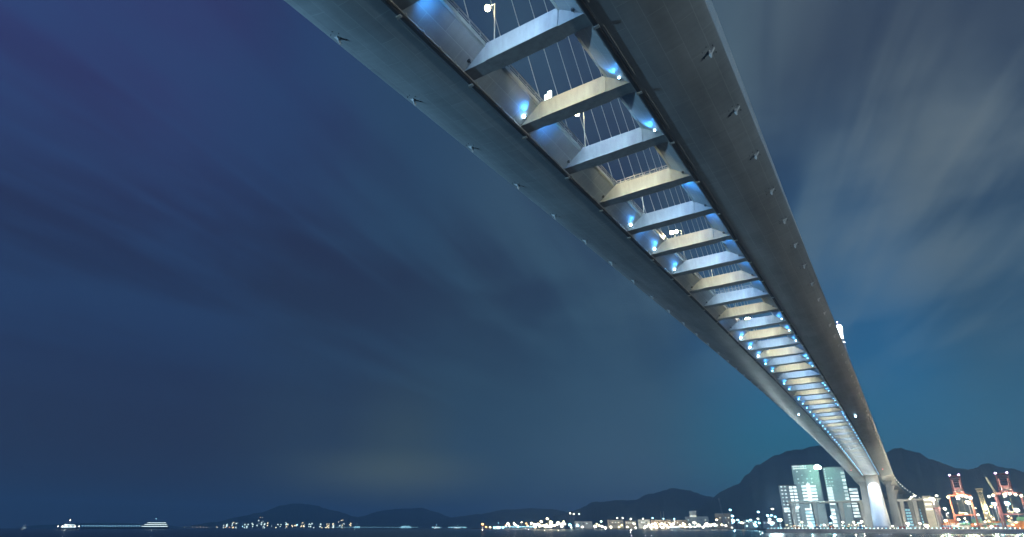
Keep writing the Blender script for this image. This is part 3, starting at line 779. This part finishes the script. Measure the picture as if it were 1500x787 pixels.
# ------------------------------------------------------------------ cranes
def gantry_crane(px0, px1, pytop, pyport, D, steel, label, boom_dir=-1):
    p = at((px0 + px1) / 2 + 8, 773, D); v, az = azdir((px0 + px1) / 2)
    W = (at(px1, 773, D) - at(px0, 773, D)).length
    Hp = at(px0, pyport, D).z - QZ; Ht = at(px0, pytop, D).z - QZ
    o = tag(empty('gantry_crane', (p.x, p.y, QZ), az), label, 'crane', 'container cranes at the quay')
    dd = 24
    for x in (-W / 2, W / 2):
        for y in (0, dd):
            b = MB(); b.bar((x, y, 2.0), (x * .97, y, Hp), 1.6, 1.8); b.build('leg', steel, o)
        b = MB(); b.bar((x, -2, 2.6), (x, dd + 2, 2.6), 2.0, 2.2)
        for y in (-1, 3, dd - 3, dd + 1): b.lathe((x, y, .0), [(.9, 0), (1.0, .8), (.7, 1.6)], 8)
        b.build('bogie_beam', 'dark_steel', o)
        b = MB(); b.bar((x, 0, Hp * .45), (x * .98, dd, Hp * .9), 1.0, 1.0); b.build('brace', steel, o)
    b = MB()
    for y in (0, dd):
        b.bar((-W / 2 - 1.2, y, Hp), (W / 2 + 1.2, y, Hp), 1.8, 2.2); b.bar((-W / 2, y, Hp * .42), (W / 2, y, Hp * .42), 1.0, 1.2)
    b.build('portal_beam', steel, o)
    b = MB()
    for x in (-W * .22, W * .22): b.bar((x, -6, Hp + 2.6), (x, dd + 16, Hp + 2.6), 1.6, 2.6)
    for y in (-5, 6, 18, 30): b.bar((-W * .22, y, Hp + 2.6), (W * .22, y, Hp + 2.6), 1.0, 1.6)
    b.build('trolley_girder', steel, o)
    b = MB()
    for x in (-W * .27, W * .27):
        b.bar((x, 0, Hp), (x * .8, 2, Ht - 1), 1.0, 1.2); b.bar((x, dd, Hp), (x * .8, 4, Ht - 2), 1.0, 1.2)
    for q_ in (.35, .97): b.bar((-W * .27, 1, Hp + (Ht - Hp) * q_), (W * .27, 1, Hp + (Ht - Hp) * q_), 1.6, 2.6)
    b.bar((-W * .3, 0, Ht - 3.6), (W * .3, 0, Ht - 3.6), .8, .8)
    b.build('apex_frame', 'dark_red_steel', o)
    b = MB()
    for x in (-W * .16, W * .16): b.bar((x, -2, Hp + 3), (x * 1.0, -9, Ht - 6), 1.2, 1.6)
    for q_ in (.2, .4, .6, .8, 1): b.bar((-W * .16, -2 - 7 * q_, Hp + 3 + (Ht - 9 - Hp) * q_), (W * .16, -2 - 7 * q_, Hp + 3 + (Ht - 9 - Hp) * q_), .6, .8)
    b.build('raised_boom', 'dark_red_steel', o)
    b = MB(); b.box((W * .05, dd + 4, Hp + 7.2), (W * .42, 12, 6.0)); b.box((W * .05, dd + 4, Hp + 10.5), (W * .44, 12.6, .6)); b.build('machinery_house', 'dark_steel', o)
    b = MB(); b.box((-W * .1, 6, Hp - 3.0), (3.4, 4, 3.2)); b.build('operator_cab', 'wall_white', o)
    b = MB()
    for x in (-3, 3): b.tube([(x - W * .05, 8, Hp), (x - W * .05, 8, Hp * .5)], .12, 4)
    b.box((-W * .05, 8, Hp * .5 - .6), (9, 2.4, 1.2)); b.build('spreader', 'mast_yellow', o)
    for x in (-W * .22, W * .22): MB().ball((x, 1, Ht + .6), 1.2, 8, 6).build('top_lamp', 'lamp_violet', o)
    for (x, y, z) in ((-W / 2 - 1, -1.5, Hp - 2), (-W * .12, -2, Hp - 1.4), (W * .1, -2, Hp - .6), (W * .3, -2, Hp - 2.0), (W / 2, -1.5, Hp - 3.5)):
        MB().ball((x, y, z), 1.35, 8, 6).build('work_lamp', 'lamp_warm', o)
    light('crane_light', 'POINT', (0, -6, Hp - 6), WARM, 180000, o, shadow_soft_size=1)
    light('crane_light', 'POINT', (-W / 2 - 10, -14, Hp * .6), WARM, 80000, o, shadow_soft_size=1)
    return o
gantry_crane(1394, 1426, 697, 726, 1010, 'red_steel', 'orange-red container crane with lit portal, left of the pale lattice mast')
gantry_crane(1462, 1502, 694, 723, 1000, 'dark_red_steel', 'dark red container crane at the right edge with a tilted jib beside it')

for k in range(30):
    px = random.uniform(1386, 1508)
    mast_lamp(px, random.choice((random.uniform(756, 772), random.uniform(740, 772))), random.uniform(1000, 1060), random.choice(('lamp_white', 'lamp_warm', 'lamp_amber', 'lamp_warm')), random.uniform(.8, 2.1),
              'small yard lamp among the container stacks and cranes', group='yard lamps among the containers', heads=3)
# pale lattice mast
p = at(1452, 773, 985); v, az = azdir(1452); H = at(1434, 716, 985).z - QZ
o = tag(empty('lattice_mast', (p.x, p.y, QZ), az), 'pale yellow lattice mast with a flat platform between the two cranes', 'mast')
def lattice(b, p0_, p1_, w0, w1, n):
    p0_, p1_ = Vector(p0_), Vector(p1_)
    cs = []
    for k in range(n + 1):
        t = k / n; c = p0_.lerp(p1_, t); w_ = (w0 + (w1 - w0) * t) / 2
        cs.append([c + Vector((sx * w_, sy * w_, 0)) for sx, sy in ((-1, -1), (1, -1), (1, 1), (-1, 1))])
    for k in range(n):
        for j in range(4):
            b.bar(cs[k][j], cs[k + 1][j], .45); b.bar(cs[k][j], cs[k + 1][(j + 1) % 4], .28); b.bar(cs[k][j], cs[k][(j + 1) % 4], .28)
b = MB(); lattice(b, (0, 0, 0), (-1.5, 0, H - 4), 7.0, 4.0, 11); b.build('lattice', 'mast_yellow', o)
b = MB(); b.box((-1.5, 0, H - 3), (6, 5, 2.2)); b.box((-1.5, 0, H - .4), (8.5, 6, 1.4)); b.build('platform', 'mast_yellow', o)
MB().ball((6.5, -1, H * .80), 1.3, 8, 6).build('lamp', 'lamp_white', o)
light('mast_light', 'POINT', (3, -10, H * .5), WARM, 30000, o, shadow_soft_size=1)
# slanted jib beside the dark red crane
p = at(1460, 725, 990); t_ = at(1444, 699, 990)
o = tag(empty('crane_jib', (p.x, p.y, QZ)), 'thin pink-grey lattice jib leaning left beside the dark red crane', 'crane jib')
b = MB(); d = t_ - p
lattice(b, (0, 0, p.z - QZ), (d.x, d.y, t_.z - QZ), 1.8, 1.2, 9); b.build('jib', 'mast_yellow', o)
MB().bar((0, 0, 0), (0, 0, p.z - QZ), 2.0).build('post', 'dark_red_steel', o)
# small red gantry by the cream building
p = at(1383, 773, 1000); v, az = azdir(1383); H = at(1378, 746, 1000).z - QZ
o = tag(empty('yard_crane', (p.x, p.y, QZ), az), 'small dark red lattice yard crane left of the first tall crane', 'crane')
b = MB(); lattice(b, (0, 0, 0), (-3, 0, H), 4.5, 3.5, 6); b.build('lattice', 'dark_red_steel', o)
b = MB(); b.box((-3, 0, H + 1), (8, 5, 2)); b.build('cab', 'dark_red_steel', o)
# thin harbour crane on the far shore
p = at(1061, 773, FD - 120); v, az = azdir(1061); H = at(1058, 731.5, FD - 120).z - FB
o = tag(empty('harbour_crane', (p.x, p.y, FB), az), 'tall thin pale harbour crane beside the brown far shore building', 'crane')
b = MB(); lattice(b, (0, 0, H * .38), (-6, 0, H), 4.2, 3.0, 9); b.build('mast', 'galvanised', o)
b = MB(); b.bar((26, 0, 4), (-2, 0, H * .5), 2.0); b.build('jib', 'galvanised', o)
b = MB(); b.box((0, 0, H * .19), (6, 6, H * .38)); b.build('pedestal', 'galvanised', o)
b = MB(); b.box((-6, 0, H + 1), (6, 5, 2.5)); b.build('crown', 'galvanised', o)

# ------------------------------------------------------------------ containers, trucks and cabins on the quay
CP = {c: None for c in ('box_orange', 'box_red', 'box_blue', 'box_white', 'box_green')}
CN = {'box_orange': 'orange', 'box_red': 'dark red', 'box_blue': 'blue', 'box_white': 'white', 'box_green': 'green'}
def container(px, D, lvl, c):
    p = at(px, 773, D); v, az = azdir(px)
    if CP[c] is None:
        b = MB(); b.box((0, 0, 1.25), (12.0, 2.4, 2.5))
        for k in range(25): b.box((-5.8 + k * .483, -1.22, 1.25), (.2, .05, 2.3))
        for x in (-5.95, 5.95): b.box((x, -1.2, 1.27), (.16, .16, 2.56))
        CP[c] = o = b.build('shipping_container', c)
    else:
        o = CP[c].copy(); COL.objects.link(o)
    o.location = (p.x, p.y, QZ + 2.6 * lvl + .02); o.rotation_euler = (0, 0, az)
    tag(o, '%s shipping container in the stacks at the feet of the red cranes' % CN[c], 'container', '%s containers stacked on the quay' % CN[c])
for row, D in ((0, 1035), (1, 1070)):
    px = 1388 + row * 5
    while px < 1512:
        n = random.choice((1, 2, 3, 3, 4)) + row * 2 + (1 if px > 1445 else 0)
        for l in range(n):
            container(px, D, l, random.choice(('box_orange', 'box_orange', 'box_red', 'box_white', 'box_blue', 'box_white', 'box_green')))
        px += 13.5
def truck(px, D, m, label):
    p = at(px, 773, D); v, az = azdir(px)
    o = tag(empty('truck', (p.x, p.y, QZ), az), label, 'truck', 'trucks parked on the quay')
    b = MB(); b.box((1.2, 0, 2.3), (7.5, 2.5, 2.6)); b.build('cargo_box', m, o)
    b = MB(); b.box((-4.0, 0, 1.8), (2.2, 2.4, 2.2)); b.box((-3.7, 0, 3.1), (1.5, 2.2, .5)); b.build('cab', 'wall_white', o)
    for x in (-4, 2.4, 4):
        for y in (-1.15, 1.15):
            MB().tube([(x, y - .15, .5), (x, y + .15, .5)], .5, 10).build('wheel', 'rail_dark', o)
    MB().ball((-5.15, -.8, 1.1), .4, 6, 5).build('headlight', 'lamp_white', o)
for n, (px, m) in enumerate(((1160, 'box_white'), (1168, 'box_orange'), (1182, 'box_white'), (1196, 'box_blue'), (1204, 'box_white'), (1218, 'box_red'), (1228, 'box_white'), (1241, 'box_green'), (1247, 'box_white'), (1259, 'box_blue'), (1320, 'box_red'), (1338, 'box_white'))):
    truck(px, 985 + (n % 3) * 8, m, '%s truck parked on the quay, %s from the left' % (CN[m], ordinal(n + 1)))
for n in range(34):
    px = 1152 + n * 3.45 + random.uniform(-1, 1)
    mast_lamp(px, 768 + random.uniform(0, 4), 992 + random.uniform(0, 30), random.choice(('lamp_white', 'lamp_cool', 'lamp_warm', 'lamp_amber')), .55,
              'tiny work lamp among the parked trucks below the apartment blocks', group='work lamps along the quay', heads=3)

# ------------------------------------------------------------------ ships and boats
def ship(px0, px1, D, label, house=(.75, .97), decks=4, hull='hull_dark', strip='strip_white', wallm='hull_white', hh=9, lamps=14, lm='lamp_white', houseH=22, rowspan=(0, 1), cat='ship', lampr=1.2):
    a = at(px0, 773, D); c = at(px1, 773, D); d = c - a; L = math.hypot(d.x, d.y); rz = math.atan2(d.y, d.x)
    o = tag(empty('ship', ((a.x + c.x) / 2, (a.y + c.y) / 2, 0), rz), label, cat)
    Wd = max(8, L * .13)
    b = MB(); pts = [(-.5, -.3), (-.47, -.5), (.38, -.5), (.46, -.3), (.5, 0), (.46, .3), (.38, .5), (-.47, .5), (-.5, .3)]
    n = len(pts)
    b.add([(x * L * .97, y * Wd * .8, -1) for x, y in pts] + [(x * L, y * Wd, hh) for x, y in pts],
          [tuple(range(n)), tuple(range(n, 2 * n))] + [(k, (k + 1) % n, (k + 1) % n + n, k + n) for k in range(n)])
    b.build('hull', hull, o)
    x0, x1 = (-.5 + house[0]) * L, (-.5 + house[1]) * L
    for k in range(decks):
        sh = k * (x1 - x0) * .07
        MB().box(((x0 + x1) / 2 + sh * .3, 0, hh + houseH / decks * (k + .5)), (x1 - x0 - sh * 2, Wd * .7 - k, houseH / decks * .96)).build('deckhouse', wallm, o)
        MB().box(((x0 + x1) / 2 + sh * .3, -Wd * .35 + k / 2 - .2, hh + houseH / decks * (k + .55)), ((x1 - x0 - sh * 2) * .94, .5, houseH / decks * .26)).build('window_band', strip, o)
    b = MB()
    for k in range(lamps):
        x = (-.48 + rowspan[0] + (rowspan[1] - rowspan[0] - .04) * k / max(1, lamps - 1)) * L
        b.tube([(x, -Wd * .3, hh), (x, -Wd * .3, hh + 5)], .2, 4)
    b.build('lamp_post', 'galvanised', o)
    b = MB()
    for k in range(lamps):
        x = (-.48 + rowspan[0] + (rowspan[1] - rowspan[0] - .04) * k / max(1, lamps - 1)) * L
        b.ball((x, -Wd * .3, hh + 5.4), lampr, 6, 5)
    b.build('deck_lamp', lm, o)
    MB().tube([((x0 + x1) / 2, 0, hh + houseH), ((x0 + x1) / 2, 0, hh + houseH + 12)], .5, 6).build('mast', 'galvanised', o)
    MB().ball(((x0 + x1) / 2, 0, hh + houseH + 12.5), lampr, 6, 5).build('masthead_lamp', lm, o)
    light('ship_light', 'POINT', ((x0 + x1) / 2 - 10, -Wd * 1.2, hh + 12), (.9, 1, 1), 6000, o, shadow_soft_size=2)
    return o
ship(84, 116, 2600, 'short brightly lit ferry at the far left of the water', house=(.15, .85), decks=3, lamps=6, houseH=12, hh=5, lampr=1.5)
ship(118, 248, 2900, 'long freighter made up for a light trail, with deck lights and bridge house at its right end', house=(.66, .985), decks=3, lamps=30, houseH=20, hh=7, rowspan=(0, .9), lm='lamp_cool', lampr=.9, wallm='hull_dark')  # hull and lamp row made up to draw a moving ship's light trail
ship(474, 560, 4200, 'long dark barge made up for a cyan light trail below the far hills', house=(.50, .62), decks=2, lamps=46, houseH=12, hh=3, strip='strip_cyan', lm='strip_cyan', cat='barge', lampr=1.2)  # light trail drawn as an added barge with a lamp row
ship(562, 613, 4200, 'shorter barge made up for the cyan light trail, right behind the long barge', house=(.45, .8), decks=3, lamps=26, houseH=14, hh=3, strip='strip_cyan', lm='strip_cyan', cat='barge', lampr=1.2)  # second added barge, carries on the same light trail
ship(633, 646, 3600, 'small boat with white lights, right of the barges', house=(.2, .8), decks=1, lamps=7, houseH=5, hh=2.5, lm='lamp_cool', cat='boat')
ship(657, 683, 3600, 'low boat with a line of white lights off the far shore', house=(.3, .7), decks=1, lamps=14, houseH=4, hh=2.5, lm='lamp_cool', cat='boat')
ship(33, 39, 4200, 'tiny lone boat on the left horizon', house=(.2, .8), decks=1, lamps=1, houseH=4, hh=2, lampr=.8, lm='strip_white', cat='boat')
ship(976, 1042, 2150, 'white-lit vessel moored along the far quay below the stepped building', house=(.1, .3), decks=2, lamps=26, houseH=8, hh=4, lm='lamp_white', hull='hull_white', lampr=1.2)
ship(722, 785, 2650, 'pale vessel with a cyan-white light row at the left end of the far shore', house=(.05, .2), decks=2, lamps=30, houseH=8, hh=4, lm='lamp_cool', hull='hull_white', lampr=1.3)

# ------------------------------------------------------------------ the island town
heights = []
for k in range(38):
    px = 326 + (512 - 326) * (k + random.uniform(0, 1.4)) / 38
    py = 766 - 1.5 * random.random() - 3.5 * max(0, mnoise.noise(Vector((px * .05, 2, 0))))
    if 376 < px < 390: py = 758 + random.random() * 3
    D = 5700 + random.uniform(0, 250)
    p = at(px, 773, D); v, az = azdir(px)
    W = random.uniform(11, 22); H = (at(px, py, D).z - 2.5) * random.uniform(.5, 1.05)
    m = random.choice(('flats_warm', 'flats_cool', 'flats_cool', 'flats_sparse'))
    b = MB(); b.box((0, W / 2, H / 2), (W, W, H)); b.box((W * .1, W / 2, H + 1.5), (W * .4, W * .4, 3))
    o = b.build('apartment_block', m, None, (p.x, p.y, 2.5)); o.rotation_euler = (0, 0, az)
    tone = {'flats_warm': 'warm-windowed', 'flats_cool': 'cool white lit', 'flats_sparse': 'dim'}[m]
    tag(o, '%s apartment block in the island town under the dark far hill' % tone, 'building', '%s blocks of the island town' % tone)
for n, (px, py, m, s) in enumerate([(419, 768, 'lamp_cool', 9), (435, 769, 'lamp_cool', 8), (318, 772.5, 'lamp_white', 5), (330, 772.5, 'lamp_amber', 6), (336, 772.5, 'lamp_amber', 6), (342, 772.5, 'lamp_amber', 5), (355, 771.5, 'lamp_cool', 6), (362, 771.8, 'lamp_cool', 5),
                  (405, 772.8, 'lamp_white', 4), (428, 771, 'lamp_white', 4), (446, 771, 'lamp_cool', 5), (499, 762.5, 'lamp_warm', 5), (501, 762, 'lamp_warm', 4), (495, 765, 'lamp_warm', 4), (379, 758, 'lamp_amber', 5), (383, 758.5, 'lamp_warm', 4), (468, 768, 'lamp_white', 3.5), (482, 768, 'lamp_white', 3.5)]):
    mast_lamp(px, py, 5650, m, s * .6, '%s lamp on the island shore, %s from the left' % (LAMPCOL[m], ordinal(n + 1)), base=2.5, group='lamps on the island shore', heads=4)
for n, px in enumerate((270, 282, 288, 293, 298, 303)):
    mast_lamp(px, 772.6, 6000, 'lamp_warm', 1.8, 'tiny lamp on the dark water line left of the island town', base=0, group='tiny lamps left of the island town', heads=3)

# two red obstruction lights and a blue one under the decks
soffit_lamp(-17.5, 900, 'lamp_red', 'red navigation light under the left deck near the tower', -.6)
soffit_lamp(17.5, 905, 'lamp_red', 'red navigation light under the right deck near the tower', -.6)
soffit_lamp(17.0, 500, 'led_lens', 'lone blue-white service light under the right deck', -.5)
soffit_lamp(-17.0, 470, 'led_lens_dim', 'lone blue service light under the left deck', -.5)

# ------------------------------------------------------------------ floodlights that light the soffits; the near two are added out of view
def yard_mast(x, y, h, col, power, aim, label, cone=120):
    o = tag(empty('light_mast', (x, y, 4)), label, 'lamp')
    MB().tube([(0, 0, 0), (0, 0, h)], [.5, .25], 8).build('pole', 'galvanised', o)
    b = MB()
    for k in range(6): b.box((1.2 * math.cos(k), 1.2 * math.sin(k), h), (.8, .5, .7))
    b.build('lamp_head', 'lamp_white', o)
    light('yard_light', 'SPOT', (0, 0, h + 1.5), col, power, o, aim=aim, spot_size=R(cone), spot_blend=1, shadow_soft_size=1.5)
yard_mast(340, 40, 14, (.82, .97, 1.0), 1150000, (-330, 70, 66), 'floodlight mast added out of view on the right to light the soffits')
yard_mast(-270, -70, 14, (.33, .67, 1.0), 2500000, (250, 130, 66), 'cool floodlight mast added out of view on the left to light the soffits')
yard_mast(260, 760, 24, (1.0, .88, .66), 3200000, (-240, 70, 50), 'tall warm floodlight mast beside the cranes', 80)
yard_mast(-120, 900, 26, (.75, .95, 1.0), 600000, (90, -160, 55), 'tall cool floodlight mast left of the bridge foot')

# ------------------------------------------------------------------ night sky
world = bpy.data.worlds.new('World'); scn.world = world; world.use_nodes = True
nt = world.node_tree
for n in list(nt.nodes): nt.nodes.remove(n)
N = nt.nodes.new; LK = nt.links.new
out = N('ShaderNodeOutputWorld'); bg = N('ShaderNodeBackground'); LK(bg.outputs[0], out.inputs[0])
tc = N('ShaderNodeTexCoord'); sep = N('ShaderNodeSeparateXYZ'); LK(tc.outputs['Generated'], sep.inputs[0])
def math_(op, a=None, b=None, c=None):
    m = N('ShaderNodeMath'); m.operation = op
    for i, v in enumerate((a, b, c)):
        if v is None: continue
        if isinstance(v, (int, float)): m.inputs[i].default_value = v
        else: LK(v, m.inputs[i])
    return m.outputs[0]
def maprange(v, a, b, c=0, d=1, smooth=True):
    m = N('ShaderNodeMapRange'); m.interpolation_type = 'SMOOTHSTEP' if smooth else 'LINEAR'
    LK(v, m.inputs[0])
    for i, k in enumerate((a, b, c, d)): m.inputs[i + 1].default_value = k
    return m.outputs[0]
def mix(f, a, b, mode='MIX'):
    m = N('ShaderNodeMix'); m.data_type = 'RGBA'; m.blend_type = mode
    for s, v in ((0, f), (6, a), (7, b)):
        if isinstance(v, (int, float)): m.inputs[s].default_value = v
        elif isinstance(v, tuple): m.inputs[s].default_value = v
        else: LK(v, m.inputs[s])
    return m.outputs[2]
# azimuth from the bridge axis (degrees, + to the right) and elevation
az = math_('MULTIPLY', math_('ARCTAN2', sep.outputs[0], sep.outputs[1]), 180 / math.pi)
el = math_('MULTIPLY', math_('ARCSINE', sep.outputs[2]), 180 / math.pi)
az01 = maprange(az, -90, 30, 0, 1, False)
def ramp(v, stops):
    r = N('ShaderNodeValToRGB'); cr = r.color_ramp; cr.interpolation = 'EASE'
    cr.elements[0].position, cr.elements[1].position = stops[0][0], stops[-1][0]
    cr.elements[0].color = srgb(*stops[0][1]); cr.elements[1].color = srgb(*stops[-1][1])
    for p_, c_ in stops[1:-1]:
        e = cr.elements.new(p_); e.color = srgb(*c_)
    LK(v, r.inputs[0]); return r.outputs[0]
A = lambda d: (d + 90) / 120
low = ramp(az01, [(0, (38, 42, 64)), (A(-62), (38, 42, 62)), (A(-50), (46, 62, 78)), (A(-43), (62, 80, 84)), (A(-36), (50, 78, 98)), (A(-22), (64, 94, 114)), (A(-8), (36, 112, 136)), (A(2), (48, 112, 142)), (1, (70, 108, 128))])
mid = ramp(az01, [(0, (36, 50, 88)), (A(-66), (35, 50, 84)), (A(-50), (38, 56, 82)), (A(-36), (44, 70, 92)), (A(-20), (48, 80, 104)), (A(-6), (36, 98, 144)), (A(1), (38, 104, 150)), (A(8), (56, 96, 124)), (1, (68, 98, 118))])
high = ramp(az01, [(0, (58, 56, 118)), (A(-70), (57, 47, 106)), (A(-56), (42, 46, 92)), (A(-40), (36, 47, 78)), (A(-25), (44, 60, 88)), (A(-5), (66, 88, 106)), (1, (80, 98, 114))])
m1 = mix(maprange(el, 2, 17), low, mid)
base = mix(maprange(el, 18, 40), m1, high)
# long-exposure cloud streaks on a level ceiling, drawn out along the wind
zc = math_('MAXIMUM', sep.outputs[2], .03)
u = math_('DIVIDE', sep.outputs[0], zc); v = math_('DIVIDE', sep.outputs[1], zc)
wa = R(-14)
s_ = math_('ADD', math_('MULTIPLY', u, math.cos(wa)), math_('MULTIPLY', v, -math.sin(wa)))   # across the wind
t_ = math_('ADD', math_('MULTIPLY', u, math.sin(wa)), math_('MULTIPLY', v, math.cos(wa)))    # along the wind
def streak(fs, ft, scale, detail, seed, rough=.5):
    cb = N('ShaderNodeCombineXYZ'); LK(math_('MULTIPLY', s_, fs), cb.inputs[0]); LK(math_('MULTIPLY', t_, ft), cb.inputs[1]); cb.inputs[2].default_value = seed
    n = N('ShaderNodeTexNoise'); n.inputs['Scale'].default_value = scale; n.inputs['Detail'].default_value = detail
    n.inputs['Roughness'].default_value = rough; n.inputs['Distortion'].default_value = .3
    LK(cb.outputs[0], n.inputs['Vector']); return n.outputs['Fac']
c1 = streak(1.0, .24, 1.15, 2, 4.2)
c2 = streak(2.4, .2, 2.1, 3, 1.7)
c3 = streak(1.0, .6, 1.7, 4, 9.3)
cl = math_('ADD', math_('MULTIPLY', c1, .40), math_('ADD', math_('MULTIPLY', c2, .25), math_('MULTIPLY', c3, .35)))
cover = maprange(cl, .40, .60)
fade = maprange(el, 7, 27)
cloudcol = ramp(az01, [(0, (42, 70, 114)), (A(-60), (40, 68, 108)), (A(-45), (44, 74, 104)), (A(-30), (58, 86, 108)), (A(-8), (86, 108, 120)), (A(4), (108, 120, 126)), (1, (114, 124, 130))])
# a far town's glow on the low cloud
gl = math_('MULTIPLY', maprange(math_('ABSOLUTE', math_('ADD', az, 43.5)), 13, 0), maprange(math_('ABSOLUTE', math_('SUBTRACT', el, 4.4)), 3.0, 0))
base = mix(math_('MULTIPLY', gl, .65), base, srgb(90, 106, 98))
dark = mix(math_('MULTIPLY', math_('MULTIPLY', math_('SUBTRACT', 1, cover), fade), .55), base, (.016, .020, .056, 1))
sky = mix(math_('MULTIPLY', math_('MULTIPLY', cover, fade), .72), dark, cloudcol)
# added blue glow in the unseen sky behind the viewer, tinting haze and hills
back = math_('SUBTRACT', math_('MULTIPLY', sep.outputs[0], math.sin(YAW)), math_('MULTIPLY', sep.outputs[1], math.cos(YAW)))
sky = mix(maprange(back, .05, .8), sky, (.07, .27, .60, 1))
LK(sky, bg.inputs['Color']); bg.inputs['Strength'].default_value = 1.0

# ------------------------------------------------------------------ haze
HZ = True
if HZ:
    hz = MB().box((0, 0, 210), (23000, 23000, 424)).build('haze', 'water')
    hm = bpy.data.materials.new('haze'); hm.use_nodes = True
    for n in list(hm.node_tree.nodes): hm.node_tree.nodes.remove(n)
    ho = hm.node_tree.nodes.new('ShaderNodeOutputMaterial'); pv = hm.node_tree.nodes.new('ShaderNodeVolumePrincipled')
    pv.inputs['Color'].default_value = (.47, .72, .98, 1); pv.inputs['Density'].default_value = .00016
    pv.inputs['Anisotropy'].default_value = 0
    hm.node_tree.links.new(pv.outputs[0], ho.inputs['Volume'])
    hz.data.materials.clear(); hz.data.materials.append(hm)
    tag(hz, 'thin night haze over the harbour', 'haze', kind='stuff')

# ------------------------------------------------------------------ render settings
scn.render.engine = 'CYCLES'
cy = scn.cycles
cy.use_denoising = True
cy.max_bounces = 4; cy.diffuse_bounces = 2; cy.glossy_bounces = 2; cy.transmission_bounces = 2; cy.volume_bounces = 0
cy.sample_clamp_indirect = 3; cy.use_light_tree = True
scn.view_settings.view_transform = 'Standard'
scn.view_settings.look = 'None'
scn.view_settings.exposure = 0
scn.view_settings.gamma = 1
scn.view_settings.use_curve_mapping = False
